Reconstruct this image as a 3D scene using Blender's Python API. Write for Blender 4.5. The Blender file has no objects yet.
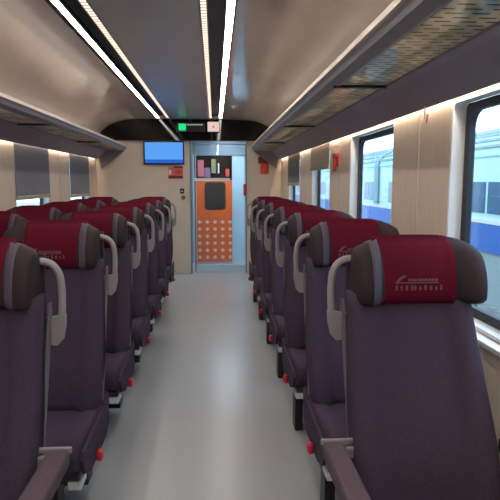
import bpy, bmesh, math, random
from mathutils import Vector, Matrix
random.seed(7)
S = bpy.context.scene
C = S.collection

# ---------------------------------------------------------------- camera
cam_d = bpy.data.cameras.new('camera'); cam = bpy.data.objects.new('camera', cam_d); C.objects.link(cam)
cam_d.sensor_fit = 'HORIZONTAL'; cam_d.sensor_width = 36.0; cam_d.lens = 540.0 / 500.0 * 36.0
cam_d.clip_start = 0.02; cam_d.clip_end = 400
cam.location = (0, 0, 1.5)
cam.rotation_euler = (math.radians(90 - 7.177), 0, math.radians(-3.708))
S.camera = cam
S.view_settings.view_transform = 'Standard'; S.view_settings.look = 'None'
S.view_settings.gamma = 1.0; S.view_settings.use_curve_mapping = False
S.view_settings.exposure = 0.10

# ---------------------------------------------------------------- sky (bright overcast daylight, slightly cyan)
w = bpy.data.worlds.new('overcast_sky'); S.world = w; w.use_nodes = True
bg = w.node_tree.nodes['Background']
bg.inputs['Color'].default_value = (0.62, 0.84, 1.0, 1); bg.inputs['Strength'].default_value = 3.6

LED = 26.0          # ceiling strips
EDGE_GLOW = 1.3         # perforated panel edges, reflected light painted as glow
UP_ADDED = 2.2           # unseen strips added on the racks to brighten the ceiling
VAL = 45.0          # strips hidden under the rack valances

# ---------------------------------------------------------------- materials
def mat(name, col, rough=0.6, metal=0.0, noise=0.0, nscale=60, bump=0.0, spec=0.5, coat=0.0, stretch=None, trans=0.0, sheen=0.0):
    m = bpy.data.materials.new(name); m.use_nodes = True
    nt = m.node_tree; b = nt.nodes['Principled BSDF']
    b.inputs['Base Color'].default_value = (*col, 1); b.inputs['Roughness'].default_value = rough
    b.inputs['Metallic'].default_value = metal; b.inputs['Specular IOR Level'].default_value = spec
    b.inputs['Coat Weight'].default_value = coat; b.inputs['Sheen Weight'].default_value = sheen
    if noise or bump:
        tc = nt.nodes.new('ShaderNodeTexCoord'); mp = nt.nodes.new('ShaderNodeMapping')
        nt.links.new(tc.outputs['Object'], mp.inputs['Vector'])
        if stretch: mp.inputs['Scale'].default_value = stretch
        n = nt.nodes.new('ShaderNodeTexNoise'); n.inputs['Scale'].default_value = nscale; n.inputs['Detail'].default_value = 4
        nt.links.new(mp.outputs[0], n.inputs['Vector'])
        if noise:
            r = nt.nodes.new('ShaderNodeValToRGB')
            r.color_ramp.elements[0].position = .3; r.color_ramp.elements[1].position = .7
            r.color_ramp.elements[0].color = (*[c * (1 - noise) for c in col], 1)
            r.color_ramp.elements[1].color = (*[min(1, c * (1 + noise)) for c in col], 1)
            nt.links.new(n.outputs['Fac'], r.inputs['Fac']); nt.links.new(r.outputs[0], b.inputs['Base Color'])
        if bump:
            bp = nt.nodes.new('ShaderNodeBump'); bp.inputs['Strength'].default_value = bump; bp.inputs['Distance'].default_value = .0035 if 'gloss_panel' in name else .004
            nt.links.new(n.outputs['Fac'], bp.inputs['Height']); nt.links.new(bp.outputs[0], b.inputs['Normal'])
    return m

def emit(name, col, s):
    m = bpy.data.materials.new(name); m.use_nodes = True; nt = m.node_tree
    nt.nodes.remove(nt.nodes['Principled BSDF'])
    e = nt.nodes.new('ShaderNodeEmission'); e.inputs[0].default_value = (*col, 1); e.inputs[1].default_value = s
    nt.links.new(e.outputs[0], nt.nodes['Material Output'].inputs[0]); return m

def glass(name, tint=(.9, .97, 1), gloss=0.08, grough=0.02):
    m = bpy.data.materials.new(name); m.use_nodes = True; nt = m.node_tree
    nt.nodes.remove(nt.nodes['Principled BSDF'])
    t = nt.nodes.new('ShaderNodeBsdfTransparent'); t.inputs[0].default_value = (*tint, 1)
    g = nt.nodes.new('ShaderNodeBsdfGlossy'); g.inputs['Roughness'].default_value = grough
    lw = nt.nodes.new('ShaderNodeLayerWeight'); lw.inputs['Blend'].default_value = .5
    pw = nt.nodes.new('ShaderNodeMath'); pw.operation = 'POWER'; pw.inputs[1].default_value = 5
    ad = nt.nodes.new('ShaderNodeMath'); ad.operation = 'ADD'; ad.use_clamp = True; ad.inputs[1].default_value = gloss / 2
    mx = nt.nodes.new('ShaderNodeMixShader')
    nt.links.new(lw.outputs['Facing'], pw.inputs[0]); nt.links.new(pw.outputs[0], ad.inputs[0]); nt.links.new(ad.outputs[0], mx.inputs[0])
    nt.links.new(t.outputs[0], mx.inputs[1]); nt.links.new(g.outputs[0], mx.inputs[2])
    nt.links.new(mx.outputs[0], nt.nodes['Material Output'].inputs[0]); return m

M = {}
M['floor'] = mat('grey_vinyl', (.40, .405, .425), .27, noise=.04, nscale=90, bump=0.0)
M['wall'] = mat('beige_laminate', (.70, .57, .46), .45, noise=.05, nscale=9, stretch=(1, 6, .6))
M['endwall'] = mat('beige_end_wall', (.66, .56, .47), .5, noise=.03, nscale=3)
M['lowwall'] = mat('warm_grey_panel', (.55, .50, .45), .5)
M['ceil'] = mat('taupe_gloss_panel', (.66, .56, .49), .13, noise=.06, nscale=3.2, bump=1.0, stretch=(1, .6, 1))
M['ceilmid'] = mat('brushed_grey_panel', (.46, .455, .48), .30, metal=.2, noise=.04, nscale=3)
M['channel'] = mat('dark_channel', (.06, .055, .055), .5)
M['led'] = emit('led_diffuser', (1.0, .93, .84), LED)
M['up'] = emit('added_uplight_led', (1.0, .86, .72), UP_ADDED)
M['val'] = emit('valance_led', (1.0, .82, .62), VAL)
M['valance'] = mat('slate_valance', (.27, .235, .28), .5, noise=.12, nscale=2.5)
M['valance_l'] = M['valance']
M['alu'] = mat('aluminium_profile', (.62, .52, .44), .35, metal=.2)
M['darkalu'] = mat('dark_profile', (.25, .23, .24), .4, metal=.3)
M['black'] = mat('black_plastic', (.012, .012, .014), .45)
M['gloss'] = mat('black_gloss', (.004, .0035, .0035), .05, spec=.25)
M['rubber'] = mat('black_rubber', (.012, .014, .025), .5)
M['white'] = mat('white_paint', (.78, .78, .80), .4)
M['reveal'] = mat('pale_grey_reveal', (.80, .82, .86), .45)
M['purple'] = mat('purple_seat_fabric', (.066, .043, .072), .85, noise=.16, nscale=160, bump=.35, spec=.18)
M['purple2'] = mat('plum_armrest', (.115, .075, .095), .7, noise=.10, nscale=120, bump=.2, spec=.18)
M['wing'] = mat('brown_grey_headrest', (.042, .026, .030), .65, noise=.10, nscale=120, bump=.2, spec=.18)
M['red'] = mat('crimson_cover', (.118, .002, .016), .75, noise=.15, nscale=140, bump=.3, spec=.18)
M['print'] = mat('faded_print', (.22, .08, .10), .8)
M['handle'] = mat('greige_handle', (.33, .30, .30), .4)
M['rail'] = mat('mauve_grey_rail', (.15, .12, .14), .45)
M['band'] = mat('mauve_grey_band', (.105, .085, .115), .6, noise=.1, nscale=120, bump=.2, spec=.25)
M['shell'] = mat('dark_seat_shell', (.05, .04, .05), .5)
M['tab'] = mat('red_plastic', (.62, .02, .035), .35)
M['blind'] = mat('grey_blind', (.20, .20, .235), .7, noise=.10, nscale=2.0, stretch=(1, .6, 2.5))
M['blind2'] = mat('beige_blind', (.42, .34, .27), .7)
M['blind3'] = mat('olive_blind', (.12, .125, .10), .7)
M['glass'] = glass('window_glass', (.93, .98, 1.0), .06)
M['doorglass'] = glass('door_glass', (.93, .96, .98), .10)
M['orange'] = mat('orange_paint', (.90, .15, .025), .4)
M['dots'] = mat('cream_dots', (.85, .62, .55), .5)
M['vest'] = mat('pale_blue_panel', (.48, .67, .80), .4)
M['frame'] = mat('slate_blue_frame', (.20, .27, .34), .35)
M['tvblue'] = emit('screen_blue', (.10, .34, .86), 1.0)
M['tvlow'] = emit('screen_deep_blue', (.02, .12, .55), 1.0)
M['green'] = emit('exit_green', (.02, .75, .25), 1.0)
M['display'] = emit('display_pale', (.45, .60, .52), .5)
M['signwhite'] = emit('sign_pinkish_white', (.85, .60, .55), .9)
M['pink'] = mat('pink_poster', (.62, .16, .18), .6)
M['maroon'] = mat('dark_poster_band', (.14, .03, .03), .6)
M['signred'] = mat('red_sign', (.62, .06, .04), .5)
M['cyan'] = mat('pale_cyan_body', (.56, .80, .86), .4)
M['cyanroof'] = mat('pale_cyan_roof', (.42, .72, .74), .5)
M['blue'] = mat('blue_band', (.02, .13, .52), .4)
M['darkteal'] = mat('teal_grey_ring', (.14, .28, .36), .4)
M['winblue'] = mat('dark_blue_glass', (.06, .13, .24), .15)
M['skirt'] = mat('grey_underframe', (.38, .44, .47), .6)
M['gravel'] = mat('pale_gravel', (.42, .44, .45), .9, noise=.3, nscale=12)

# rack shelf: pressed metal with dark dash slots
def shelf_mat(name, c1, c2, dark):
    m = bpy.data.materials.new(name); m.use_nodes = True; nt = m.node_tree; b = nt.nodes['Principled BSDF']
    tc = nt.nodes.new('ShaderNodeTexCoord'); mp = nt.nodes.new('ShaderNodeMapping')
    mp.inputs['Rotation'].default_value = (0, 0, 0)
    nt.links.new(tc.outputs['Object'], mp.inputs['Vector'])
    br = nt.nodes.new('ShaderNodeTexBrick'); br.inputs['Scale'].default_value = 1
    br.inputs['Brick Width'].default_value = .085; br.inputs['Row Height'].default_value = .042
    br.inputs['Mortar Size'].default_value = .016; br.inputs['Mortar Smooth'].default_value = .1
    br.inputs['Color1'].default_value = dark; br.inputs['Color2'].default_value = dark
    nt.links.new(mp.outputs[0], br.inputs['Vector'])
    n = nt.nodes.new('ShaderNodeTexNoise'); n.inputs['Scale'].default_value = 5; n.inputs['Detail'].default_value = 3
    nt.links.new(tc.outputs['Object'], n.inputs['Vector'])
    r = nt.nodes.new('ShaderNodeValToRGB'); r.color_ramp.elements[0].color = c1; r.color_ramp.elements[1].color = c2
    r.color_ramp.elements[0].position = .38; r.color_ramp.elements[1].position = .62
    nt.links.new(n.outputs['Fac'], r.inputs['Fac']); nt.links.new(r.outputs[0], br.inputs['Mortar'])
    nt.links.new(br.outputs['Color'], b.inputs['Base Color'])
    b.inputs['Roughness'].default_value = .14; b.inputs['Metallic'].default_value = .5
    bp = nt.nodes.new('ShaderNodeBump'); bp.inputs['Strength'].default_value = .6; bp.inputs['Distance'].default_value = .02
    n2 = nt.nodes.new('ShaderNodeTexNoise'); n2.inputs['Scale'].default_value = 3.5
    nt.links.new(tc.outputs['Object'], n2.inputs['Vector']); nt.links.new(n2.outputs['Fac'], bp.inputs['Height'])
    nt.links.new(bp.outputs[0], b.inputs['Normal'])
    tr = nt.nodes.new('ShaderNodeBsdfTranslucent'); mx = nt.nodes.new('ShaderNodeMixShader'); mx.inputs[0].default_value = .6
    nt.links.new(br.outputs['Color'], tr.inputs[0]); nt.links.new(b.outputs[0], mx.inputs[1]); nt.links.new(tr.outputs[0], mx.inputs[2])
    nt.links.new(mx.outputs[0], nt.nodes['Material Output'].inputs[0])
    return m
M['shelf'] = shelf_mat('slotted_metal_shelf', (.55, .56, .50, 1), (.95, .90, .76, 1), (.14, .14, .12, 1))
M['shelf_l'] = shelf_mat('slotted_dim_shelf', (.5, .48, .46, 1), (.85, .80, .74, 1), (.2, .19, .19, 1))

# perforated panel edge: light reflected on it is painted as a beaded glow
def perf_mat():
    m = bpy.data.materials.new('perforated_edge_glow'); m.use_nodes = True; nt = m.node_tree
    nt.nodes.remove(nt.nodes['Principled BSDF'])
    tc = nt.nodes.new('ShaderNodeTexCoord'); wv = nt.nodes.new('ShaderNodeTexWave')
    wv.bands_direction = 'Y'; wv.inputs['Scale'].default_value = 6.0
    nt.links.new(tc.outputs['Object'], wv.inputs['Vector'])
    mr = nt.nodes.new('ShaderNodeMapRange'); mr.inputs[3].default_value = .35 * EDGE_GLOW; mr.inputs[4].default_value = 1.35 * EDGE_GLOW
    nt.links.new(wv.outputs['Fac'], mr.inputs[0])
    e = nt.nodes.new('ShaderNodeEmission'); e.inputs[0].default_value = (1, .80, .62, 1)
    nt.links.new(mr.outputs[0], e.inputs[1]); nt.links.new(e.outputs[0], nt.nodes['Material Output'].inputs[0]); return m
M['perf'] = perf_mat()

# ---------------------------------------------------------------- mesh helpers
def add_box(bm, x0, x1, y0, y1, z0, z1, bev=0.0, seg=2):
    vs = [bm.verts.new((x, y, z)) for x in (x0, x1) for y in (y0, y1) for z in (z0, z1)]
    idx = [(0, 1, 3, 2), (4, 6, 7, 5), (0, 4, 5, 1), (2, 3, 7, 6), (0, 2, 6, 4), (1, 5, 7, 3)]
    fs = [bm.faces.new([vs[i] for i in f]) for f in idx]
    if bev:
        es = list({e for f in fs for e in f.edges})
        bmesh.ops.bevel(bm, geom=es, offset=bev, segments=seg, affect='EDGES', profile=.5)

def loft(bm, secs, cap=True, closed=True):
    rows = [[bm.verts.new(p) for p in s] for s in secs]
    n = len(rows[0])
    for a, b in zip(rows, rows[1:]):
        for i in range(n if closed else n - 1):
            j = (i + 1) % n
            bm.faces.new((a[i], a[j], b[j], b[i]))
    if cap:
        bm.faces.new(rows[0][::-1]); bm.faces.new(rows[-1])

def prism(bm, pts, axis, a, b):          # pts in the plane across 'axis'
    def P(p, t):
        return {'x': (t, p[0], p[1]), 'y': (p[0], t, p[1]), 'z': (p[0], p[1], t)}[axis]
    loft(bm, [[P(p, a) for p in pts], [P(p, b) for p in pts]])

def catmull(pts, k=6):
    P = [Vector(p) for p in pts]; P = [2 * P[0] - P[1]] + P + [2 * P[-1] - P[-2]]; out = []
    for i in range(1, len(P) - 2):
        for s in range(k):
            t = s / k; a, b, c, d = P[i - 1:i + 3]
            out.append(.5 * ((2 * b) + (c - a) * t + (2 * a - 5 * b + 4 * c - d) * t * t + (3 * b - a - 3 * c + d) * t ** 3))
    out.append(P[-2]); return out

def tube(bm, pts, r, n=10, flat=1.0, up=(0, 1, 0)):
    secs = []
    for i, p in enumerate(pts):
        t = (pts[min(i + 1, len(pts) - 1)] - pts[max(i - 1, 0)]).normalized()
        a = Vector(up); a = (a - a.dot(t) * t).normalized(); b = t.cross(a)
        rr = r[i] if isinstance(r, list) else r
        secs.append([p + a * rr * flat * math.cos(q) + b * rr * math.sin(q) for q in [2 * math.pi * k / n for k in range(n)]])
    loft(bm, secs)

def obj(name, bm, m, parent=None, smooth=False, kind=None, label=None):
    bmesh.ops.recalc_face_normals(bm, faces=bm.faces)
    me = bpy.data.meshes.new(name); bm.to_mesh(me); bm.free(); me.materials.append(m)
    if smooth:
        for p in me.polygons: p.use_smooth = True
    o = bpy.data.objects.new(name, me); C.objects.link(o)
    if parent: o.parent = parent
    if kind: o['kind'] = kind
    if label: o['label'] = label
    return o

def box(name, m, dims, parent=None, bev=0.0, **k):
    bm = bmesh.new(); add_box(bm, *dims, bev=bev); return obj(name, bm, m, parent, **k)

def thing(name, label, cat, loc=(0, 0, 0), group=None):
    o = bpy.data.objects.new(name, None); C.objects.link(o); o.location = loc; o.empty_display_size = .1
    o['label'] = label; o['category'] = cat
    if group: o['group'] = group
    return o

def tag(o, label, cat, group=None):
    o['label'] = label; o['category'] = cat
    if group: o['group'] = group
    return o

def copy_tree(o, parent=None):
    c = o.copy(); C.objects.link(c); c.parent = parent
    for ch in list(o.children): copy_tree(ch, c)
    return c

# ---------------------------------------------------------------- the coach
XL, XR, XC, YB, YF = -1.88, 1.08, -0.40, -2.0, 8.85
WT = 0.09                 # wall thickness
SILL, HEAD = 0.89, 1.865
WINS = [(-0.45, 0.55), (1.42, 2.46), (3.25, 4.31), (5.06, 6.02), (6.86, 7.90)]
WINSL = [(-0.40, 0.62), (1.53, 2.55), (3.38, 4.40), (5.27, 6.30), (7.21, 8.25)]

box('floor', M['floor'], (XL - WT, XR + WT, YB - .1, 10.25, -.06, 0), kind='structure')

def side_wall(name, xi, xo):
    bm = bmesh.new(); a, b = min(xi, xo), max(xi, xo)
    add_box(bm, a, b, YB, 8.91, 0, SILL - .005); add_box(bm, a, b, YB, 8.91, HEAD + .003, 2.12)
    ys = [YB] + [v for wv in (WINS if xi > 0 else WINSL) for v in wv] + [8.91]
    for y0, y1 in zip(ys[::2], ys[1::2]): add_box(bm, a, b, y0, y1, SILL - .005, HEAD + .003)
    # panel seams: slim raised strips on pillar centres
    o = obj(name, bm, M['wall'], kind='structure')
    bm = bmesh.new(); s = -1 if xi > 0 else 1
    for y0, y1 in list(zip(ys[::2], ys[1::2]))[1:]:
        if y1 - y0 > .3:
            ym = (y0 + y1) / 2 - .02
            add_box(bm, min(xi, xi + s * .004), max(xi, xi + s * .004), ym, ym + .012, SILL, HEAD)
    obj('trim_' + ('3' if xi > 0 else '4'), bm, M['lowwall'], kind='structure')
side_wall('wall_right', XR, XR + WT); side_wall('wall_left', XL, XL - WT)

# sill ledge and heater casing along each side wall
box('trim_1', M['white'], (XR - .05, XR, YB, YF, .865, .885), bev=.004, kind='structure')
box('trim_2', M['white'], (XL, XL + .05, YB, YF, .865, .885), bev=.004, kind='structure')
box('baseboard_right', M['lowwall'], (XR - .04, XR, YB, YF, 0, .22), bev=.008, kind='structure')
box('baseboard_left', M['lowwall'], (XL, XL + .04, YB, YF, 0, .22), bev=.008, kind='structure')

def rrect(y0, y1, z0, z1, r, n=6):
    pts = []
    for cy, cz, a0 in ((y1 - r, z1 - r, 0), (y0 + r, z1 - r, 90), (y0 + r, z0 + r, 180), (y1 - r, z0 + r, 270)):
        for k in range(n + 1):
            a = math.radians(a0 + 90 * k / n); pts.append((cy + r * math.cos(a), cz + r * math.sin(a)))
    return pts
def ring(bm, outer, inner, xa, xb):
    n = len(outer)
    v = [[bm.verts.new((x, *p)) for p in loop] for x, loop in ((xa, outer), (xb, outer), (xb, inner), (xa, inner))]
    for k in range(4):
        A, B = v[k], v[(k + 1) % 4]
        for i in range(n):
            j = (i + 1) % n; bm.faces.new((A[i], A[j], B[j], B[i]))

wn = 0
for side, s, xi in (('right', 1, XR), ('left', -1, XL)):
    for (y0, y1) in (WINS if s > 0 else WINSL):
        wn += 1
        win = bpy.data.objects.new('window_%d' % wn, None); C.objects.link(win); win['kind'] = 'structure'
        win.location = (xi, (y0 + y1) / 2, SILL)
        def loc(o): o.matrix_parent_inverse = Matrix.Translation(-win.location); return o
        bm = bmesh.new()      # pale liner lining the opening
        ring(bm, rrect(y0 + .001, y1 - .001, SILL - .002, HEAD, .002), rrect(y0 + .016, y1 - .016, SILL + .014, HEAD - .014, .03), xi + s * .002, xi + s * .062)
        loc(obj('window_liner', bm, M['reveal'], win))
        bm = bmesh.new()      # black rubber frame with rounded corners
        ring(bm, rrect(y0 + .0165, y1 - .0165, SILL + .0145, HEAD - .0145, .03), rrect(y0 + .065, y1 - .062, SILL + .055, HEAD - .052, .07), xi + s * .063, xi + s * WT)
        loc(obj('window_frame', bm, M['rubber'], win))
        bm = bmesh.new(); prism(bm, rrect(y0 + .06, y1 - .06, SILL + .05, HEAD - .05, .07), 'x', xi + s * .074, xi + s * .080)
        loc(obj('glass_pane', bm, M['glass'], win))

# ceiling: curved glossy panels each side, grey mid panel, dark channels
def ceil_half(mirror):
    base = [(.135, 2.50), (.40, 2.495), (.62, 2.465), (.80, 2.41), (.93, 2.33), (1.02, 2.23), (1.07, 2.12), (1.10, 1.99)]
    cs = catmull([(x, 0, z) for x, z in base], 14)
    pts = [(p.x, p.z) for p in cs]
    if mirror: pts = [(2 * XC - x, z) for x, z in pts]
    return pts
for mir in (0, 1):
    inn = ceil_half(mir); out = [(x + (.03 if not mir else -.03) * (z < 2.45), z + .03) for x, z in inn]
    bm = bmesh.new(); prism(bm, inn + out[::-1], 'y', YB, YF)
    obj('ceiling', bm, M['ceil'], kind='structure')
bm = bmesh.new()
add_box(bm, -.94, .14, YB, YF, 2.545, 2.575)
obj('ceiling', bm, M['channel'], kind='structure')
bm = bmesh.new(); add_box(bm, -.69, -.08, YB, YF - .05, 2.485, 2.515, bev=.006)
obj('ceiling', bm, M['ceilmid'], kind='structure')

# light strips in the ceiling
G = 'ceiling light strips'
def strip(x0, x1, z, m, label, name='ceiling_light_strip'):
    t = thing(name, label, 'ceiling light', ((x0 + x1) / 2, YF / 2, z), G)
    o = box('diffuser', m, (x0, x1, YB + .1, YF - .22, z, z + .012), t); o.matrix_parent_inverse = Matrix.Translation(-t.location)
    bm = bmesh.new(); e = .008
    add_box(bm, x0 - e, x0 - .001, YB + .1, YF - .2, z - .003, z + .03); add_box(bm, x1 + .001, x1 + e, YB + .1, YF - .2, z - .003, z + .03)
    add_box(bm, x0 - e, x1 + e, YB + .1, YF - .2, z + .0125, z + .03)
    o = obj('housing', bm, M['darkalu'], t); o.matrix_parent_inverse = Matrix.Translation(-t.location)
strip(-.888, -.848, 2.488, M['led'], 'long bright white ceiling light strip, leftmost of the four')
strip(.078, .120, 2.488, M['led'], 'long bright white ceiling light strip, rightmost of the four')
strip(-.736, -.698, 2.488, M['perf'], 'warm beaded perforated trim with painted glow on the left edge of the grey ceiling panel')
strip(-.072, -.040, 2.488, M['perf'], 'warm beaded perforated trim with painted glow on the right edge of the grey ceiling panel')

# end walls
def section(inset=0, zb=0):
    h = ceil_half(0); g = ceil_half(1)
    return h, g
bm = bmesh.new()
DX0, DX1, DZ = -.40, .52, 2.15
add_box(bm, XL, DX0, YF, YF + .06, 0, 2.6); add_box(bm, DX1, XR + .02, YF, YF + .06, 0, 2.6); add_box(bm, DX0, DX1, YF, YF + .06, DZ, 2.6)
obj('wall_far', bm, M['endwall'], kind='structure')
box('wall_back', M['endwall'], (XL - WT, XR + WT, YB - .06, YB, 0, 2.6), kind='structure')

# black glossy header above the door, arched like the ceiling
bm = bmesh.new()
pts = [(1.00, 2.155), (1.00, 2.22), (.96, 2.31), (.88, 2.385), (.76, 2.44), (.55, 2.475), (.2, 2.49), (-1.0, 2.49), (-1.35, 2.475), (-1.56, 2.44), (-1.70, 2.385), (-1.79, 2.31), (-1.83, 2.22), (-1.83, 2.155)]
prism(bm, pts, 'y', YF - .05, YF - .002)
tag(obj('header_panel', bm, M['gloss']), 'glossy black arched panel across the end wall above the doorway', 'wall panel')

# luggage racks
def rack(side, s, X, shelf_m, label):
    # X maps right-hand coordinates to the side
    t = thing('luggage_rack', label, 'luggage rack', (X(.9), 0, 2.0), 'overhead luggage racks')
    P = lambda n, bm, m, **k: setattr(obj(n, bm, m, t, **k), 'matrix_parent_inverse', Matrix.Translation(-t.location))
    def XP(pts): return [(X(x), z) for x, z in pts]
    bm = bmesh.new(); prism(bm, XP([(.655, 2.004), (.655, 2.016), (.90, 2.016), (.90, 2.004)]), 'y', YB + .05, YF - .06); P('shelf', bm, shelf_m)
    bm = bmesh.new(); prism(bm, XP([(.585, 2.055), (.60, 2.065), (.615, 2.055), (.665, 2.018), (.665, 2.001), (.64, 1.994), (.60, 2.015)]), 'y', YB + .05, YF - .06); P('front_profile', bm, M['darkalu'])
    bm = bmesh.new(); prism(bm, XP([(.574, 2.050), (.576, 2.076), (.598, 2.084), (.610, 2.070), (.596, 2.046)]), 'y', YB + .05, YF - .06); P('edge_trim', bm, M['alu'])
    bm = bmesh.new(); prism(bm, XP([(.90, 2.022), (.90, 1.992), (.925, 1.975), (1.046, 1.864), (1.056, 1.864), (1.056, 1.90), (.94, 2.0), (.92, 2.03)]), 'y', YB + .05, YF - .06); P('valance', bm, M['valance'])
    for y in (-.9, .86, 2.88, 4.91, 6.97):
        bm = bmesh.new(); a, b = sorted((X(.625), X(.91))); add_box(bm, a, b, y - .018, y + .018, 1.988, 2.003, bev=.004); P('bracket', bm, M['black'])
    bm = bmesh.new(); prism(bm, XP([(.62, 2.0), (1.03, 2.0), (1.03, 1.89), (1.0, 1.72), (.93, 1.76)]), 'y', YF - .055, YF - .03); P('end_plate', bm, M['valance'])  # flat slate-coloured plate at the rack's far end
    l = thing('valance_light', 'warm light strip under the %s luggage rack washing the window wall' % side, 'light strip', (X(1.06), 0, 1.87), 'light strips under the racks')
    a, b = sorted((X(1.058), X(1.072)))
    o = box('diffuser', M['val'], (a, b, YB + .1, YF - .1, 1.900, 1.908), l); o.matrix_parent_inverse = Matrix.Translation(-l.location)
    a, b = sorted((X(1.0565), X(1.077)))
    o = box('channel', M['white'], (a, b, YB + .1, YF - .1, 1.9085, 1.915), l); o.matrix_parent_inverse = Matrix.Translation(-l.location)
def added_uplight(side, X):  # out-of-view strips, added only to lift the ceiling brightness
    l = thing('added_rack_uplight', 'unseen warm light strip added on top of the %s luggage rack to brighten the ceiling' % side, 'light strip', (X(.80), 0, 2.03), 'added light strips on top of the racks')
    a, b = sorted((X(.78), X(.82)))
    o = box('diffuser', M['up'], (a, b, YB + .2, YF - .2, 2.032, 2.036), l); o.matrix_parent_inverse = Matrix.Translation(-l.location)
    a, b = sorted((X(.77), X(.83)))
    o = box('channel', M['white'], (a, b, YB + .2, YF - .2, 2.017, 2.031), l); o.matrix_parent_inverse = Matrix.Translation(-l.location)
added_uplight('right', lambda x: x); added_uplight('left', lambda x: 2 * XC - x)
rack('right', 1, lambda x: x, M['shelf'], 'grey overhead luggage rack with slotted shelf above the right-hand windows')
rack('left', -1, lambda x: 2 * XC - x, M['shelf_l'], 'grey overhead luggage rack above the left-hand windows with lowered blinds')

# blinds
def blind(name_m, s, xi, y0, y1, zb, label, bar=M['blind2']):
    xa, xb = sorted((xi - s * .012, xi - s * .007))
    t = thing('window_blind', label, 'blind', (xi, (y0 + y1) / 2, zb), 'window blinds'); I = Matrix.Translation(-t.location)
    o = box('fabric', name_m, (xa, xb, y0 - .012, y1 + .012, zb, HEAD + .012), t); o.matrix_parent_inverse = I
    xa, xb = sorted((xi - s * .022, xi - s * .003))
    o = box('bottom_bar', bar, (xa, xb, y0 - .008, y1 + .008, zb - .038, zb), t, bev=.004); o.matrix_parent_inverse = I
blind(M['blind'], -1, XL, *WINSL[3], 1.365, 'grey blue roller blind lowered over the larger visible left-hand window')
blind(M['blind'], -1, XL, *WINSL[4], 1.335, 'grey blue roller blind lowered over the left-hand window nearest the end wall')
blind(M['blind'], -1, XL, *WINSL[2], 1.36, 'grey blue roller blind lowered over the left-hand window just out of view')
blind(M['blind'], -1, XL, *WINSL[1], 1.36, 'grey blue roller blind lowered over the second window behind the left seats')
blind(M['blind'], -1, XL, *WINSL[0], 1.36, 'grey blue roller blind lowered over the left-hand window behind the camera')
blind(M['blind2'], 1, XR, *WINS[3], 1.66, 'beige roller blind slightly lowered over the third right-hand window')
blind(M['blind3'], 1, XR, *WINS[4], 1.49, 'olive grey roller blind half lowered over the farthest right-hand window')

# ---------------------------------------------------------------- seats
# seat local frame: origin on floor below the top of the back; the sitter faces -y; a = +1/-1 is the aisle side in x
def smooth(e0, e1, v):
    t = max(0, min(1, (v - e0) / (e1 - e0))); return t * t * (3 - 2 * t)
def prof_shrink(prof, k, c):
    return [(c[0] + (y - c[0]) * k, c[1] + (z - c[1]) * k) for y, z in prof]
US = [-1, -.985, -.95, -.88, -.8, -.7, -.6, -.5, -.4, -.2, 0, .2, .4, .5, .6, .7, .8, .88, .95, .985, 1]
def endk(u, r=.12):      # distance-limited rounding near the ends: inset amount 0..1
    a = abs(u)
    return 0 if a < 1 - r else 1 - math.sqrt(max(0, 1 - ((a - (1 - r)) / r) ** 2))

def back_section(u):
    pts = []; N = 14
    def front(t):
        y = -.385 + .255 * t; y -= .022 * math.exp(-((t - .22) / .2) ** 2)
        bol = .046 * smooth(.54, .70, abs(u)) * (1 - .35 * t)
        return y - bol, .40 + .70 * t
    ins = endk(u, .16) * .05
    for k in range(N + 1):
        t = k / N; y, z = front(t); pts.append((y + ins, z))
    for k in range(N, -1, -1):
        t = k / N; y = -.285 + .245 * t; pts.append((y - ins * .6, .40 + .70 * t))
    out = []
    for y, z in pts:
        t = (z - .40) / .70; hw = .248 - .024 * smooth(.35, 1, t) - .012 * smooth(.3, 0, t)
        out.append((u * hw, y, z))
    return out
def head_front(u, t):
    y = -.162 + .045 * t - .022 * math.sin(math.pi * min(1, t * 1.05)) 
    y -= .048 * smooth(.50, .86, abs(u)) * (1 - .25 * t)
    return y
HZ0, HZ1 = 1.068, 1.300
def head_loop(u):        # closed loop front-bottom -> top -> back
    L = []; N = 10; top = HZ1 - .045 * max(0, abs(u) - .35) ** 2 / .42 ; ins = endk(u, .09)
    for k in range(N + 1):
        t = k / N; L.append([head_front(u, t), HZ0 + (top - HZ0) * t])
    L[0][0] += .02; L[-1][0] += .028; L[-2][0] += .006; L[-1][1] -= 0.0; L[1][1] -= .006
    yb = -.025
    L.append([-.09, top + .004]); L.append([yb - .02, top - .006])
    for k in range(5, -1, -1):
        L.append([yb, HZ0 + (top - HZ0) * k / 6.0])
    L.append([-.06, HZ0 - .004]); L.append([-.11, HZ0 - .004])
    cy, cz = -.11, (HZ0 + HZ1) / 2
    k = 1 - .30 * ins; kz = 1 - .20 * ins
    wy = -.036 * smooth(.5, .86, abs(u))
    return [(u * .230, (cy + wy) + (y - cy - wy) * k, cz + (z - cz) * kz) for y, z in L]

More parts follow.
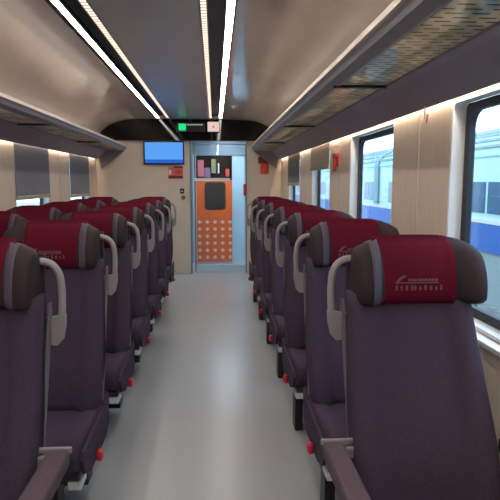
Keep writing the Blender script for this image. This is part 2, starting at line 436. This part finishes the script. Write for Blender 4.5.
def make_seat(a, arm, handle=True, leg_off=.212):
    root = thing('train_seat', 'seat', 'seat')
    # cushion
    bm = bmesh.new()
    def cush(u):
        e = endk(u, .12) * .03; b = .016 * smooth(.55, .8, abs(u))
        top = [(-.30, .425), (-.40, .415), (-.50, .418), (-.60, .428), (-.70, .436), (-.76, .430), (-.80, .408), (-.815, .37), (-.80, .325), (-.75, .305)]
        loop = [(y, z + b * (z > .4) - e * (z > .36)) for y, z in top] + [(-.30, .300)]
        return [(u * .245, y + (e if y < -.74 else 0), z) for y, z in loop]
    loft(bm, [cush(u) for u in US]); obj('seat_cushion', bm, M['purple'], root, smooth=True)
    bm = bmesh.new(); add_box(bm, -.235, .235, -.755, -.28, .263, .302, bev=.008); add_box(bm, -.17, .17, -.70, -.32, .225, .27); obj('seat_pan', bm, M['shell'], root)
    # backrest
    bm = bmesh.new(); loft(bm, [back_section(u) for u in US]); obj('backrest', bm, M['purple'], root, smooth=True)
    bm = bmesh.new()
    prism(bm, [(-.282, .25), (-.262, .25), (-.235, .45), (-.02, 1.09), (-.010, 1.24), (-.023, 1.24), (-.036, 1.09), (-.270, .43)], 'x', -.215, .215)
    obj('back_shell', bm, M['shell'], root)
    # headrest + cover + print
    bm = bmesh.new(); loft(bm, [head_loop(u) for u in US]); h = obj('headrest', bm, M['wing'], root, smooth=True)
    bm = bmesh.new(); us = [-.63, -.55, -.45, -.2, 0, .2, .45, .55, .63]; secs = []
    for u in us:
        L = head_loop(u)[:17]; out = []
        for i, (x, y, z) in enumerate(L):
            dy, dz = y + .10, z - 1.19; n = math.hypot(dy, dz); out.append((x, y + dy / n * .004 - (.003 if i < 10 else 0), z + dz / n * .005))
        inn = [(x, y + (.003 if i < 10 else -.002), z - .001) for i, (x, y, z) in enumerate(L)][::-1]
        secs.append(out + inn)
    loft(bm, secs); cov = obj('headrest_cover', bm, M['red'], root, smooth=True, label='dark red cloth headrest cover')
    for lo, hi in (((.645, .80),) if a > 0 else ((-.80, -.645),)):      # lighter band between cover and wing
        bm = bmesh.new(); secs = []
        for q in range(4):
            L = head_loop(lo + (hi - lo) * q / 3)[:13]; out = []; inn = []
            for i, (x, y, z) in enumerate(L):
                dy, dz = y + .10, z - 1.19; n = math.hypot(dy, dz)
                out.append((x, y + dy / n * .003, z + dz / n * .003)); inn.append((x, y - dy / n * .003, z - dz / n * .003))
            secs.append(out + inn[::-1])
        loft(bm, secs); obj('side_band', bm, M['band'], h, smooth=True, label='mauve grey band')
    bm = bmesh.new()
    def dash(x0, x1, z0, z1):
        u0, u1 = x0 / .24, x1 / .24
        def q(u, z):
            L = head_loop(u)[:11]
            for p, r in zip(L, L[1:]):
                if p[2] <= z <= r[2]:
                    f = (z - p[2]) / (r[2] - p[2]); return (u * .24, p[1] + (r[1] - p[1]) * f - .0095, z)
            return (u * .24, L[5][1] - .0095, z)
        vs = [bm.verts.new(v) for v in (q(u0, z0), q(u1, z0), q(u1, z1), q(u0, z1))]; f = bm.faces.new(vs)
        r = bmesh.ops.extrude_face_region(bm, geom=[f]); bmesh.ops.translate(bm, verts=[v for v in r['geom'] if isinstance(v, bmesh.types.BMVert)], vec=(0, .004, 0))
    x = -.095; rnd = random.Random(3)
    while x < .075:
        wd = rnd.choice([.006, .008, .012]); dash(x, x + wd, 1.118, 1.118 + rnd.choice([.014, .016, .018])); x += wd + rnd.choice([.004, .006, .012])
    dash(-.095, .06, 1.143, 1.1465)
    for k in range(7):
        t0 = k / 7; dash(-.095 + .03 * t0, -.088 + .03 * (t0 + .14), 1.146 + .02 * math.sin(t0 * 1.6), 1.151 + .02 * math.sin(t0 * 1.6))
    x = -.05
    while x < .05:
        wd = rnd.choice([.006, .008]); dash(x, x + wd, 1.150, 1.159); x += wd + .004
    obj('printed_lettering', bm, M['print'], cov, label='faded pale lettering')
    # side frame rails
    for sd in (-1, 1):
        bm = bmesh.new(); x0, x1 = sorted((sd * .228, sd * .236))
        prism(bm, [(-.30, .40), (-.255, .40), (-.03, 1.02), (-.03, 1.06), (-.06, 1.06)], 'x', x0, x1); obj('side_rail', bm, M['rail'], root)
        bm = bmesh.new(); x0, x1 = sorted((sd * .2465, sd * .262))
        prism(bm, [(-.795, .370), (-.77, .40), (-.34, .415), (-.27, .46), (-.25, .44), (-.27, .30), (-.34, .262), (-.66, .262), (-.76, .30)], 'x', x0, x1)
        obj('side_panel', bm, M['purple'], root)
    if handle:
        bm = bmesh.new()
        path = catmull([(a * .205, -.035, 1.213), (a * .235, -.035, 1.214), (a * .268, -.035, 1.200), (a * .291, -.035, 1.165), (a * .298, -.037, 1.11), (a * .298, -.040, 1.05), (a * .294, -.043, .995)], 5)
        tube(bm, path, .0135, 10, flat=1.1)
        # plate that joins the handle to the back
        prism(bm, [(a * .212, 1.00), (a * .286, 1.015), (a * .311, 1.02), (a * .309, .975), (a * .298, .925), (a * .280, .905), (a * .212, .915)], 'y', -.060, -.030)
        obj('grab_handle', bm, M['handle'], root, smooth=False, label='light grey loop handle')
        for p in root.children[-1].data.polygons: p.use_smooth = len(p.vertices) == 4
    if arm:
        bm = bmesh.new(); xc = a * .312
        if arm == 'down':
            add_box(bm, xc - .037, xc + .037, -.78, -.285, .560, .620, bev=.014, seg=3)
        else:       # folded up beside the back
            xc = a * .258
            pts = [(-.300, .57), (-.240, .57), (-.085, .93), (-.100, .965), (-.140, .955)]
            prism(bm, pts, 'x', xc - .012, xc + .014)
        obj('armrest', bm, M['purple2'], root, label='plum padded armrest')
        bm = bmesh.new(); x0, x1 = sorted((a * .238, a * (.352 if arm == 'down' else .262)))
        if arm == 'down':
            add_box(bm, x0, x1, -.283, -.268, .600, .621, bev=.004)
            x0, x1 = sorted((a * .232, a * .268)); add_box(bm, x0, x1, -.300, -.255, .555, .598, bev=.008)
        else: add_box(bm, x0, x1, -.275, -.235, .50, .555, bev=.006)
        obj('armrest_hinge', bm, M['handle'], root, label='pale grey hinge')
    if arm == 'down':
        bm = bmesh.new(); xc = -a * .300
        add_box(bm, xc - .030, xc + .030, -.74, -.285, .560, .618, bev=.014, seg=3)
        obj('armrest', bm, M['shell'], root, label='dark armrest on the outer side')
    # red release tab
    bm = bmesh.new(); x0, x1 = sorted((a * .2625, a * .292)); add_box(bm, x0, x1 + 0, -.585, -.540, .255, .305, bev=.013, seg=3)
    obj('release_lever', bm, M['tab'], root, label='small bright red lever')
    # floor mount
    bm = bmesh.new(); xc = a * leg_off; add_box(bm, xc - .024, xc + .024, -.70, -.60, 0, .2245, bev=.005); obj('leg', bm, M['black'], root)
    bm = bmesh.new(); xc = a * .212; add_box(bm, xc - .028, xc + .028, -.76, -.66, .2255, .262 if leg_off < .15 else .262, bev=.006); obj('leg_bracket', bm, M['white'], root, label='white bracket')
    bm = bmesh.new(); xc = -a * min(leg_off, .18); add_box(bm, xc - .024, xc + .024, -.70, -.60, 0, .2245, bev=.005); obj('leg', bm, M['black'], root)
    bm = bmesh.new(); add_box(bm, -.19, .19, -.44, -.34, .06, .2245, bev=.008); add_box(bm, -.05, .05, -.45, -.33, 0, .06); obj('pedestal', bm, M['black'], root)
    for ch in root.children:
        if ch.name.split('.')[0] not in ('headrest', 'grab_handle'):
            ch.data.transform(Matrix.Translation((a * .024, 0, 0)))
    return root

P0, PITCH, NROW = 2.02, .885, 7
ORD = ['nearest', 'second nearest', 'third nearest', 'fourth nearest', 'fifth nearest', 'sixth nearest', 'farthest']
rd = make_seat(-1, 'down'); ru = make_seat(-1, None)
ld = make_seat(1, 'down', leg_off=.10); lu = make_seat(1, None, leg_off=.10); wp = make_seat(1, None, handle=False)
used = set()
def put(proto, x, y, label, group):
    o = proto if proto.name not in used else copy_tree(proto)
    used.add(proto.name); o.location = (x, y, 0); o['label'] = label; o['group'] = group
for i in range(NROW):
    y = P0 + PITCH * i; o = ORD[i]
    extra = ', armrest lowered' if i == 0 else ''
    put(rd if i == 0 else ru, .733, y, 'purple seat with crimson headrest, %s in the single right-hand row%s' % (o, extra), 'single seats along the right-hand windows')
    put(ld if i == 0 else lu, -.86 if i == 0 else -.828, y, 'dark purple seat with red headrest, %s in the left row along the aisle%s' % (o, extra), 'left seats beside the aisle')
    if i > 0:
        put(wp, -1.50, y, 'dark red topped seat by the left windows, beside the %s left aisle seat' % o, 'left seats beside the windows')

# ---------------------------------------------------------------- end wall things
yw = YF - .002
t = thing('wall_screen', 'flat screen showing plain blue on the end wall left of the doorway', 'screen', (-.79, yw, 1.97)); I = Matrix.Translation(-t.location)
for n, m, d in (('bezel', M['black'], (-1.125, -.485, yw - .05, yw, 1.78, 2.145)), ('screen', M['tvblue'], (-1.105, -.505, yw - .053, yw - .0505, 1.855, 2.125)), ('screen_band', M['tvlow'], (-1.105, -.505, yw - .053, yw - .0505, 1.80, 1.853))):
    o = box(n, m, d, t, bev=.008 if n == 'bezel' else 0); o.matrix_parent_inverse = I
t = thing('notice', 'small pink and red notice under the blue screen', 'notice', (-.62, yw, 1.6)); I = Matrix.Translation(-t.location)
for n, m, d in (('backing_card', M['pink'], (-.745, -.51, yw - .006, yw, 1.56, 1.745)), ('lower_band', M['maroon'], (-.745, -.51, yw - .009, yw - .0065, 1.555, 1.60)), ('upper_band', M['maroon'], (-.655, -.512, yw - .009, yw - .0065, 1.72, 1.75)),
                ('red_block', M['signred'], (-.64, -.52, yw - .009, yw - .0065, 1.62, 1.70)), ('pale_patch', M['dots'], (-.735, -.70, yw - .009, yw - .0065, 1.62, 1.69))):
    o = box(n, m, d, t); o.matrix_parent_inverse = I
t = thing('wall_switch', 'small dark square switch on the end wall beside the doorway', 'switch', (-.525, yw, 1.36)); I = Matrix.Translation(-t.location)
for n, m, d in (('switch_plate', M['black'], (-.56, -.495, yw - .012, yw, 1.315, 1.395)), ('button', M['white'], (-.54, -.515, yw - .016, yw - .0125, 1.345, 1.36))):
    o = box(n, m, d, t, bev=.003 if n == 'switch_plate' else 0); o.matrix_parent_inverse = I
bm = bmesh.new(); bmesh.ops.create_cone(bm, segments=20, radius1=.035, radius2=.03, depth=.02, cap_ends=True, matrix=Matrix.Translation((-.51, yw - .010, 1.25)) @ Matrix.Rotation(math.pi / 2, 4, 'X'))
tag(obj('wall_socket', bm, mat('brown_plastic', (.20, .11, .07), .5)), 'round brown socket under the small dark switch', 'socket')
t = thing('safety_sign', 'red safety sign on the end wall right of the doorway', 'sign', (.79, yw, 1.7)); I = Matrix.Translation(-t.location)
for n, m, d in (('sign_plate', M['signred'], (.745, .875, yw - .010, yw, 1.63, 1.86)), ('upper_band', M['maroon'], (.705, .865, yw - .014, yw - .0105, 1.80, 1.90))):
    o = box(n, m, d, t); o.matrix_parent_inverse = I
tag(box('emergency_box', M['signred'], (DX1 - .055, DX1 - .006, YF - .05, YF + .02, 1.28, 1.47), bev=.006), 'small red box on the right edge of the doorway', 'box')

# exit and display signs hanging before the header
ys = YF - .13
t = thing('exit_sign', 'dark sign with glowing green square and pale text line above the doorway', 'exit sign', (-.4, ys, 2.4)); I = Matrix.Translation(-t.location)
for n, m, d in (('sign_case', M['black'], (-.60, -.14, ys, ys + .03, 2.285, 2.43)), ('green_panel', M['green'], (-.56, -.445, ys - .003, ys - .0005, 2.305, 2.41)), ('text_bar', M['display'], (-.43, -.18, ys - .003, ys - .0005, 2.385, 2.405)),
                ('hanger', M['black'], (-.39, -.35, ys + .005, ys + .025, 2.4305, 2.50))):
    o = box(n, m, d, t); o.matrix_parent_inverse = I
bm = bmesh.new()
for k in range(6): add_box(bm, -.42 + k * .04, -.40 + k * .04, ys - .003, ys - .0005, 2.34, 2.352)
o = obj('display_dashes', bm, mat('dim_display', (.05, .06, .06), .5), t); o.matrix_parent_inverse = I
t = thing('lit_sign', 'small square pinkish white lit sign above the doorway', 'sign', (0, ys, 2.4)); I = Matrix.Translation(-t.location)
for n, m, d in (('sign_case', M['black'], (-.115, .085, ys + .0005, ys + .03, 2.285, 2.445)), ('lit_face', M['signwhite'], (-.105, .075, ys - .003, ys, 2.29, 2.44)), ('mark', M['signred'], (-.03, 0, ys - .006, ys - .0035, 2.355, 2.375)), ('hanger', M['black'], (-.03, 0, ys + .005, ys + .025, 2.4455, 2.488))):
    o = box(n, m, d, t); o.matrix_parent_inverse = I

# ceiling fittings
t = thing('smoke_detector', 'small pale ceiling sensor right of the bright light strip', 'sensor', (.27, 7.3, 2.47)); I = Matrix.Translation(-t.location)
bm = bmesh.new(); bmesh.ops.create_cone(bm, segments=24, radius1=.035, radius2=.05, depth=.03, cap_ends=True, matrix=Matrix.Translation((.27, 7.3, 2.483))); o = obj('sensor_body', bm, M['white'], t); o.matrix_parent_inverse = I
bm = bmesh.new(); bmesh.ops.create_cone(bm, segments=16, radius1=.018, radius2=.02, depth=.02, cap_ends=True, matrix=Matrix.Translation((.27, 7.3, 2.459))); o = obj('sensor_cap', bm, M['darkalu'], t); o.matrix_parent_inverse = I
bm = bmesh.new(); bmesh.ops.create_cone(bm, segments=24, radius1=.034, radius2=.038, depth=.02, cap_ends=True, matrix=Matrix.Translation((-1.19, 3.02, 2.475)))
tag(obj('ceiling_speaker', bm, M['black']), 'small round black fitting on the left ceiling near the camera', 'ceiling fitting')

# hammers and hook
for x0, s, y, z, lab in ((XR, -1, 4.72, 1.70, 'red emergency hammer holder on the right pillar between second and third windows'), (XL, 1, 4.66, 1.70, 'red emergency hammer holder on the leftmost visible window pillar')):
    t = thing('hammer_holder', lab, 'emergency hammer', (x0, y, z), 'emergency hammers'); I = Matrix.Translation(-t.location)
    a, b = sorted((x0 + s * .001, x0 + s * .02)); o = box('holder', M['signred'], (a, b, y - .05, y + .05, z - .07, z + .05), t, bev=.006); o.matrix_parent_inverse = I
    a, b = sorted((x0 + s * .0205, x0 + s * .045)); o = box('hammer_head', M['signred'], (a, b, y - .06, y + .06, z + .01, z + .05), t, bev=.008); o.matrix_parent_inverse = I
    o = box('hammer_grip', M['signred'], (a, b, y - .012, y + .012, z - .11, z + .009), t, bev=.005); o.matrix_parent_inverse = I
bm = bmesh.new(); tube(bm, catmull([(1.035, 2.66, 1.868), (1.035, 2.66, 1.82), (1.030, 2.63, 1.785), (1.015, 2.58, 1.79), (1.010, 2.56, 1.82)], 5), .0035, 8, up=(1, 0, 0))
tag(obj('coat_hook', bm, M['alu']), 'thin metal coat hook under the right rack above the near pillar', 'hook')

# ---------------------------------------------------------------- doorway and vestibule
box('trim_5', M['frame'], (DX0 - .001, DX0 + .025, YF - .01, YF + .07, 0, DZ), kind='structure')
box('trim_6', M['frame'], (DX1 - .012, DX1 + .001, YF - .01, YF + .07, 0, DZ), kind='structure')
d1 = bpy.data.objects.new('door_1', None); C.objects.link(d1); d1['kind'] = 'structure'; d1.location = (.06, YF + .10, 0); I = Matrix.Translation(-d1.location)
for n, m, d in (('glass_pane', M['doorglass'], (DX0 + .09, DX1 - .03, YF + .097, YF + .103, .13, 2.10)), ('stile', M['darkalu'], (DX0 + .065, DX0 + .0895, YF + .085, YF + .115, .012, 2.12)), ('stile', M['vest'], (DX1 - .0295, DX1, YF + .085, YF + .115, .012, 2.12)),
                ('bottom_rail', M['vest'], (DX0 + .09, DX1 - .03, YF + .085, YF + .115, .012, .129)), ('top_rail', M['vest'], (DX0 + .09, DX1 - .03, YF + .085, YF + .115, 2.1005, 2.12)), ('crossbar', M['white'], (DX0 + .07, .25, YF + .06, YF + .083, 1.515, 1.565))):
    o = box(n, m, d, d1); o.matrix_parent_inverse = I
VY = 10.1
bm = bmesh.new(); add_box(bm, XL - WT, XR + WT, VY, VY + .06, 0, 2.6); obj('wall_vestibule_end', bm, M['vest'], kind='structure')
# vestibule side walls; the right one has a tall glazed opening
bm = bmesh.new(); add_box(bm, XL - WT, XL, 8.911, VY, 0, 2.6); obj('wall_vestibule_left', bm, M['vest'], kind='structure')
bm = bmesh.new(); add_box(bm, XR, XR + WT, 8.911, 9.2, 0, 2.6); add_box(bm, XR, XR + WT, 9.95, VY, 0, 2.6); add_box(bm, XR, XR + WT, 9.2, 9.95, 0, .35); add_box(bm, XR, XR + WT, 9.2, 9.95, 2.0, 2.6)
obj('wall_vestibule_right', bm, M['vest'], kind='structure')
box('ceiling', M['vest'], (XL, XR, YF + .061, VY, 2.30, 2.34), kind='structure')
t = thing('added_vestibule_lamp', 'unseen cool white lamp added in the vestibule ceiling beyond the glass door', 'lamp', (.3, 9.5, 2.29)); I = Matrix.Translation(-t.location)  # lamp hidden behind the header, added to light the vestibule
o = box('lamp_diffuser', emit('added_cool_lamp', (.80, .92, 1.0), 40), (.02, .42, 9.35, 9.65, 2.27, 2.28), t); o.matrix_parent_inverse = I
o = box('lamp_housing', M['white'], (0, .44, 9.33, 9.67, 2.2805, 2.299), t); o.matrix_parent_inverse = I
d2 = bpy.data.objects.new('door_2', None); C.objects.link(d2); d2['kind'] = 'structure'; d2.location = (-.01, VY, 0); I = Matrix.Translation(-d2.location)
yd = VY - .03
def dp(n, m, d, par=d2, **k):
    o = box(n, m, d, par, **k); o.matrix_parent_inverse = I if par is d2 else Matrix.Identity(4); return o
dp('door_leaf', M['orange'], (-.34, .32, yd, VY - .001, .02, 1.535))
dp('upper_light', M['gloss'], (-.34, .32, yd, VY - .001, 1.536, 1.98))
dp('door_surround', M['vest'], (-.40, -.341, yd - .01, VY - .001, 0, 2.0))
dp('overdoor_panel', M['frame'], (-.40, .60, yd, VY - .001, 1.985, 2.26))
bm = bmesh.new()
pts = [(p[0], p[1]) for p in rrect(-.185, .20, .99, 1.50, .06)]
prism(bm, pts, 'y', yd - .012, yd - .0005); o = obj('window_seal', bm, M['black'], d2); o.matrix_parent_inverse = I
bm = bmesh.new(); prism(bm, rrect(-.15, .165, 1.03, 1.47, .04), 'y', yd - .016, yd - .0125); o = obj('door_window', bm, mat('smoked_pane', (.03, .035, .035), .12), d2); o.matrix_parent_inverse = I
bm = bmesh.new()
for r in range(6):
    for c in range(5):
        cx, cz = -.285 + c * .142, .10 + r * .132; k = .033
        add_box(bm, cx - k, cx + k, yd - .004, yd - .0005, cz - .014, cz + .014); add_box(bm, cx - .014, cx + .014, yd - .0045, yd - .0006, cz - k, cz + k)
o = obj('dot_pattern', bm, M['dots'], d2); o.matrix_parent_inverse = I
for n, m, d in (('reflection_patch', M['pink'], (-.31, -.20, yd - .004, yd - .0005, 1.60, 1.90)), ('reflection_patch', mat('mauve_reflection', (.25, .12, .25), .5), (-.19, -.08, yd - .004, yd - .0005, 1.58, 1.76)),  # flat colour patches painted in place of reflections in the dark pane
                ('reflection_patch', mat('olive_reflection', (.22, .26, .12), .5), (-.06, .02, yd - .004, yd - .0005, 1.66, 1.92)), ('reflection_patch', M['white'], (.06, .085, yd - .004, yd - .0005, 1.66, 1.84)), ('reflection_patch', M['signred'], (.20, .27, yd - .004, yd - .0005, 1.60, 1.74))):
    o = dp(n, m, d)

# ---------------------------------------------------------------- outside: neighbouring train and track bed
box('ground', M['gravel'], (-30, 30, -20, 60, -.75, -.70), kind='structure')
NX = 3.05
t = thing('neighbour_train', 'pale cyan and blue passenger train standing outside the right windows', 'train', (NX + 1.3, 10, -.5)); I = Matrix.Translation(-t.location)
def tp(n, bm, m, par=t):
    o = obj(n, bm, m, par); o.matrix_parent_inverse = I if par is t else Matrix.Identity(4); return o
def tb(n, m, d, **k):
    bm = bmesh.new(); add_box(bm, *d); return tp(n, bm, m)
tb('body', M['cyan'], (NX, NX + 2.6, -4, 30, 1.085, 1.78))
tb('white_line', M['white'], (NX - .015, NX + 2.6, -4, 30, 1.035, 1.0849))
tb('blue_band', M['blue'], (NX - .005, NX + 2.6, -4, 30, .72, 1.0349))
tb('underframe', M['skirt'], (NX + .02, NX + 2.5, -4, 30, .15, .7199))
bm = bmesh.new(); pts = [(NX - .02, 1.781)] + [(NX + 1.3 - 1.32 * math.cos(a), 1.80 + .42 * math.sin(a)) for a in [math.pi * k / 14 for k in range(15)]] + [(NX + 2.62, 1.781)]
prism(bm, pts, 'y', -4, 30); tp('roof', bm, M['cyanroof'])
bm = bmesh.new()
for k in range(1, 7):
    a = math.pi * k / 14 * .9; x, z = NX + 1.3 - 1.32 * math.cos(a), 1.80 + .42 * math.sin(a)
    add_box(bm, x - .02, x + .02, -4, 30, z - .005, z + .025)
tp('roof_ribs', bm, M['skirt'])
def arch(off): return [(NX - off, 1.10), (NX - off, 1.80)] + [(NX + 1.3 - (1.32 + off) * math.cos(q), 1.80 + (.42 + off) * math.sin(q)) for q in [math.pi * k / 14 for k in range(1, 14)]] + [(NX + 2.6 + off, 1.80), (NX + 2.6 + off, 1.10)]
bm = bmesh.new(); prism(bm, arch(.035) + arch(.0)[::-1], 'y', 9.9, 10.15); tp('end_ring', bm, M['darkteal'])
y = -2.2
while y < 28:
    for (ya, yb) in ((y, y + .33), (y + .39, y + .72)):
        bm = bmesh.new(); add_box(bm, NX - .008, NX, ya, yb, 1.15, 1.50)
        tp('window', bm, M['winblue'])
    y += 1.55
bm = bmesh.new()
for yy in (4.6, 6.6, 12, 14):
    bmesh.ops.create_cone(bm, segments=28, radius1=.42, radius2=.42, depth=.10, cap_ends=True, matrix=Matrix.Translation((NX + .05, yy, -.05)) @ Matrix.Rotation(math.pi / 2, 4, 'Y'))
tp('wheels', bm, M['winblue'])
